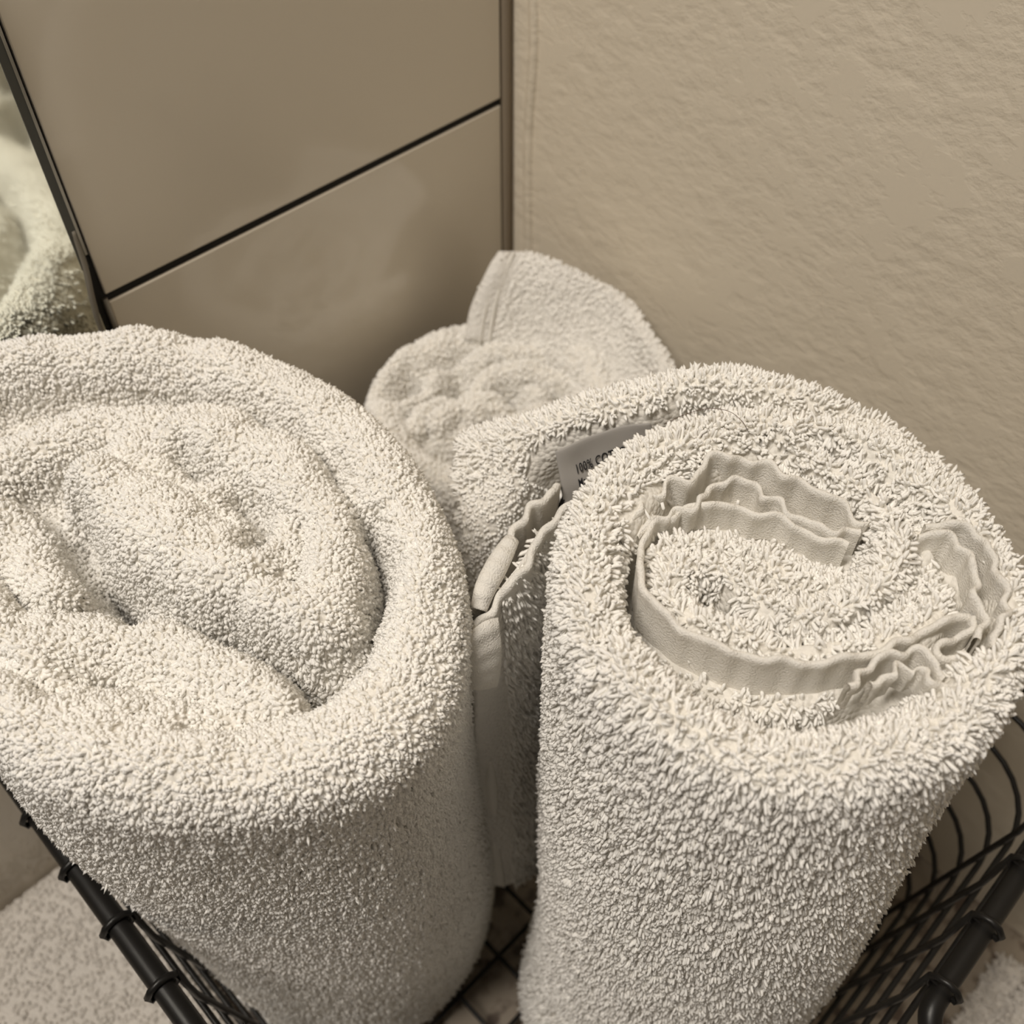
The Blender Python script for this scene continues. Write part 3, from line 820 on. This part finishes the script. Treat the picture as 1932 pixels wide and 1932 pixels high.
def dens_flap(c, n):
    u = ((c - f0)[:, :2] @ (f1 - f0)[:2]) / ((f1 - f0)[:2] @ (f1 - f0)[:2])
    return np.where(u > 0.13, 1.0, 0.03)
sets_B.append(loops_on(VFp, FFp, dens_flap, 1.0e6, 0.0012, 0.00046, jitter=0.5, droop=0.5, seed=43))
loops_obj('terry_pile', tb, sets_B, M['cotton'])
for q in (0.035, 0.055):
    st = []
    for k in range(5):
        a = np.array(flap[0][k]); b = np.array(flap[1][k])
        p = a + (b - a) * (q / 0.1)
        st.append(p + (CAM - p) / np.linalg.norm(CAM - p) * 0.0030)
    V, F = tube_arrays(catmull(st, 8), 0.00045, 6)
    mesh_obj('border_stitch', V, F, M['hem'], tb)

# ------------------------------------------------------------------ wire basket
ZR = ZC - 0.277
ZF = 0.0085
A0, A1, B0, B1 = -0.012, 0.229, -0.027, 0.232
TAPER = 0.13
bk = empty('wire_basket', ((A0 + A1) / 2, (B0 + B1) / 2, 0.0))
tag(bk, 'black wire mesh basket with thick rim bar holding the towels', 'basket')

def round_rect(z, off=0.0, R=0.030, n=9):
    a0, a1, b0, b1 = A0 + off, A1 - off, B0 + off, B1 - off
    R = max(0.006, R - off * 0.4)
    pts = []
    for ca, cb, s in ((a1 - R, b0 + R, -90), (a1 - R, b1 - R, 0), (a0 + R, b1 - R, 90), (a0 + R, b0 + R, 180)):
        for k in range(n):
            t = math.radians(s + 90 * k / (n - 1))
            pts.append((ca + R * math.cos(t), cb + R * math.sin(t), z))
    return np.array(pts)
def dens_path(p, step=0.006):
    q = np.vstack([p, p[:1]]); s = np.concatenate([[0], np.cumsum(np.linalg.norm(np.diff(q, axis=0), axis=1))])
    t = np.arange(0, s[-1], step)
    return np.stack([np.interp(t, s, q[:, i]) for i in range(3)], 1)

# rim: on the right-hand side the bar turns outward and down into a handle
rr = round_rect(ZR)
HA, HB_ = 0.118, 0.036
rimpts = [tuple(p) for p in rr[9:]] + [tuple(p) for p in []]
start = [(HB_ - 0.012, B0, ZR), (HB_ - 0.004, B0 - 0.001, ZR - 0.0005), (HB_ + 0.002, B0 - 0.008, ZR - 0.006), (HB_ + 0.010, B0 - 0.020, ZR - 0.017), (HB_ + 0.022, B0 - 0.024, ZR - 0.021)]
mid = [(a, B0 - 0.024, ZR - 0.021) for a in (0.062, 0.077, 0.092)]
end = [(HA - 0.010, B0 - 0.020, ZR - 0.017), (HA - 0.002, B0 - 0.008, ZR - 0.006), (HA + 0.004, B0 - 0.001, ZR - 0.0005), (HA + 0.012, B0, ZR)]
full = np.vstack([rr[9:], catmull(np.array(start + mid + end), 5), rr[:9]])
V, F = tube_arrays(full, 0.0030, 14, closed=True)
mesh_obj('rim_bar', V, F, M['wire'], bk)
WR = 0.00098
levels = [0.014, 0.031, 0.049, 0.067, 0.086, 0.106, 0.127]
for dz in levels:
    V, F = tube_arrays(dens_path(round_rect(ZR - dz, TAPER * dz)), WR, 7, closed=True)
    mesh_obj('ring_wire', V, F, M['wire'], bk)
DEP = ZR - ZF
def u_wire(axis, c):
    """one wire: loop round the rim, down a side, across the bottom, up the other side, loop round the rim"""
    lo, hi = (A0, A1) if axis == 'a' else (B0, B1)
    ins = TAPER * DEP
    rb = 0.010
    def end_loop(x, s):
        pts = []
        for k in range(9):
            t = math.radians(-60 + 300 * k / 8)
            pts.append((x - s * math.sin(t - 0.9) * 0.0043, ZR + math.cos(t - 0.9) * 0.0043))
        return pts
    pl = end_loop(lo, -1)[::-1]
    prof = [(lo + 0.0042, ZR + 0.0012), (lo + TAPER * 0.02 + 0.0022, ZR - 0.02), (lo + TAPER * 0.07 + 0.0020, ZR - 0.07), (lo + ins + 0.0010 - 0.0008, ZF + rb), (lo + ins + 0.0030, ZF + 0.0028), (lo + ins + rb, ZF)]
    prof_r = [(lo + hi - p[0], p[1]) for p in prof][::-1]
    pts = pl + prof + [(lo + (hi - lo) * k / 6, ZF) for k in range(1, 6)] + prof_r + [(lo + hi - p[0], p[1]) for p in pl][::-1]
    off = 0.0 if axis == 'a' else 2 * WR
    path = [(p[0], c, p[1] - off * 0) for p in pts] if axis == 'a' else [(c, p[0], p[1] + off) for p in pts]
    return tube_arrays(np.array(path), WR, 7)
STEP = 0.0218
for k in range(-5, 6):
    c = 0.115 + STEP * k
    if B0 + 0.026 < c < B1 - 0.02:
        V, F = u_wire('a', c); mesh_obj('cross_wire', V, F, M['wire'], bk)
for k in range(-7, 4):
    c = 0.1505 + STEP * k
    if A0 + 0.02 < c < A1 - 0.02:
        V, F = u_wire('b', c); mesh_obj('cross_wire', V, F, M['wire'], bk)
for a in (0.03, 0.19):
    for b in (0.02, 0.19):
        V, F = tube_arrays([(a, b, 0.0), (a, b, ZF - 0.0008)], 0.004, 10)
        mesh_obj('foot', V, F, M['wire'], bk)

# ------------------------------------------------------------------ white cloths lying beside the basket
def cushion(lo, hi, z0, z1, R, seed, amp, na=90, nb=90):
    """thick soft slab with rolled edges: one closed sheet"""
    a = np.linspace(lo[0], hi[0], na); b = np.linspace(lo[1], hi[1], nb)
    Agr, Bgr = np.meshgrid(a, b, indexing='ij')
    e = np.minimum(np.minimum(Agr - lo[0], hi[0] - Agr), np.minimum(Bgr - lo[1], hi[1] - Bgr))
    q = np.clip(e / R, 0, 1)
    h = np.sqrt(1 - (1 - q) ** 2)
    Q = np.stack([Agr.ravel(), Bgr.ravel(), 0 * Agr.ravel()], 1)
    nzv = Noise(12, seed=seed)(Q).reshape(na, nb) * amp
    mid = (z0 + z1) / 2
    top = np.stack([Agr, Bgr, mid + (z1 - mid) * h + nzv * q], -1).reshape(-1, 3)
    bot = np.stack([Agr, Bgr, mid - (mid - z0) * h], -1).reshape(-1, 3)
    F = grid_faces(na, nb)[:, ::-1]
    F2 = grid_faces(na, nb) + len(top)
    rim = np.concatenate([np.arange(nb), np.arange(1, na) * nb + nb - 1, (na - 1) * nb + np.arange(nb - 2, -1, -1), np.arange(na - 2, 0, -1) * nb])
    r2 = np.roll(rim, -1)
    FRm = np.stack([rim, r2, r2 + len(top), rim + len(top)], 1)
    V = np.vstack([top, bot])
    if vert_normals(V, F)[:len(top)].mean(0)[2] < 0:
        F, F2, FRm = F[:, ::-1], F2[:, ::-1], FRm[:, ::-1]
    return V, np.vstack([F, F2, FRm])

mt = empty('bath_mat', (-0.2, 0.02, 0.0))
tag(mt, 'white cotton bath mat on the floor left of the basket', 'bath mat')
V, F = cushion((-0.42, -0.22), (-0.0035, 0.2465), 0.0, ZC - 0.409, 0.012, 5, 0.0006, 80, 80)
mesh_obj('mat_body', V, F, M['mat'], mt)
def dens_mat(c, n):
    return np.where((c[:, 0] > -0.14) & (c[:, 1] > 0.08) & (n[:, 2] > -0.2), 1.0, 0.02)
loops_obj('mat_pile', mt, [loops_on(V, F, dens_mat, 0.32e6, 0.0010, 0.00085, jitter=0.6, droop=0.3, seed=51)], M['mat'])

ft = empty('folded_towel', (0.16, -0.12, 0.0))
tag(ft, 'folded white towel on the floor right of the basket', 'towel')
sets = []
for i, (lo, hi, z0, z1) in enumerate((((0.02, -0.26), (0.232, -0.052), 0.0, 0.017), ((0.015, -0.262), (0.226, -0.062), 0.0165, 0.034))):
    V, F = cushion(lo, hi, z0, z1, 0.0085, 60 + i, 0.0008, 70, 70)
    mesh_obj('folded_layer', V, F, M['mat'], ft)
    sets.append(loops_on(V, F, lambda c, n: np.where((c[:, 0] > 0.10) & (c[:, 1] > -0.14) & (n[:, 2] > -0.4), 1.0, 0.02), 0.40e6, 0.0022, 0.00058, jitter=0.6, droop=0.3, seed=55 + i))
loops_obj('terry_pile', ft, sets, M['mat'])

# ------------------------------------------------------------------ a stray hair on the right-hand roll
hp = catmull([P(1253, 800, 0.171), P(1290, 783, 0.166), P(1335, 771, 0.1635), P(1375, 776, 0.163), P(1400, 795, 0.1635), P(1412, 815, 0.166)], 8)
V, F = tube_arrays(hp, 0.00007, 5)
tag(mesh_obj('stray_hair', V, F, M['hair']), 'thin brown hair arching over the front right towel roll', 'hair')
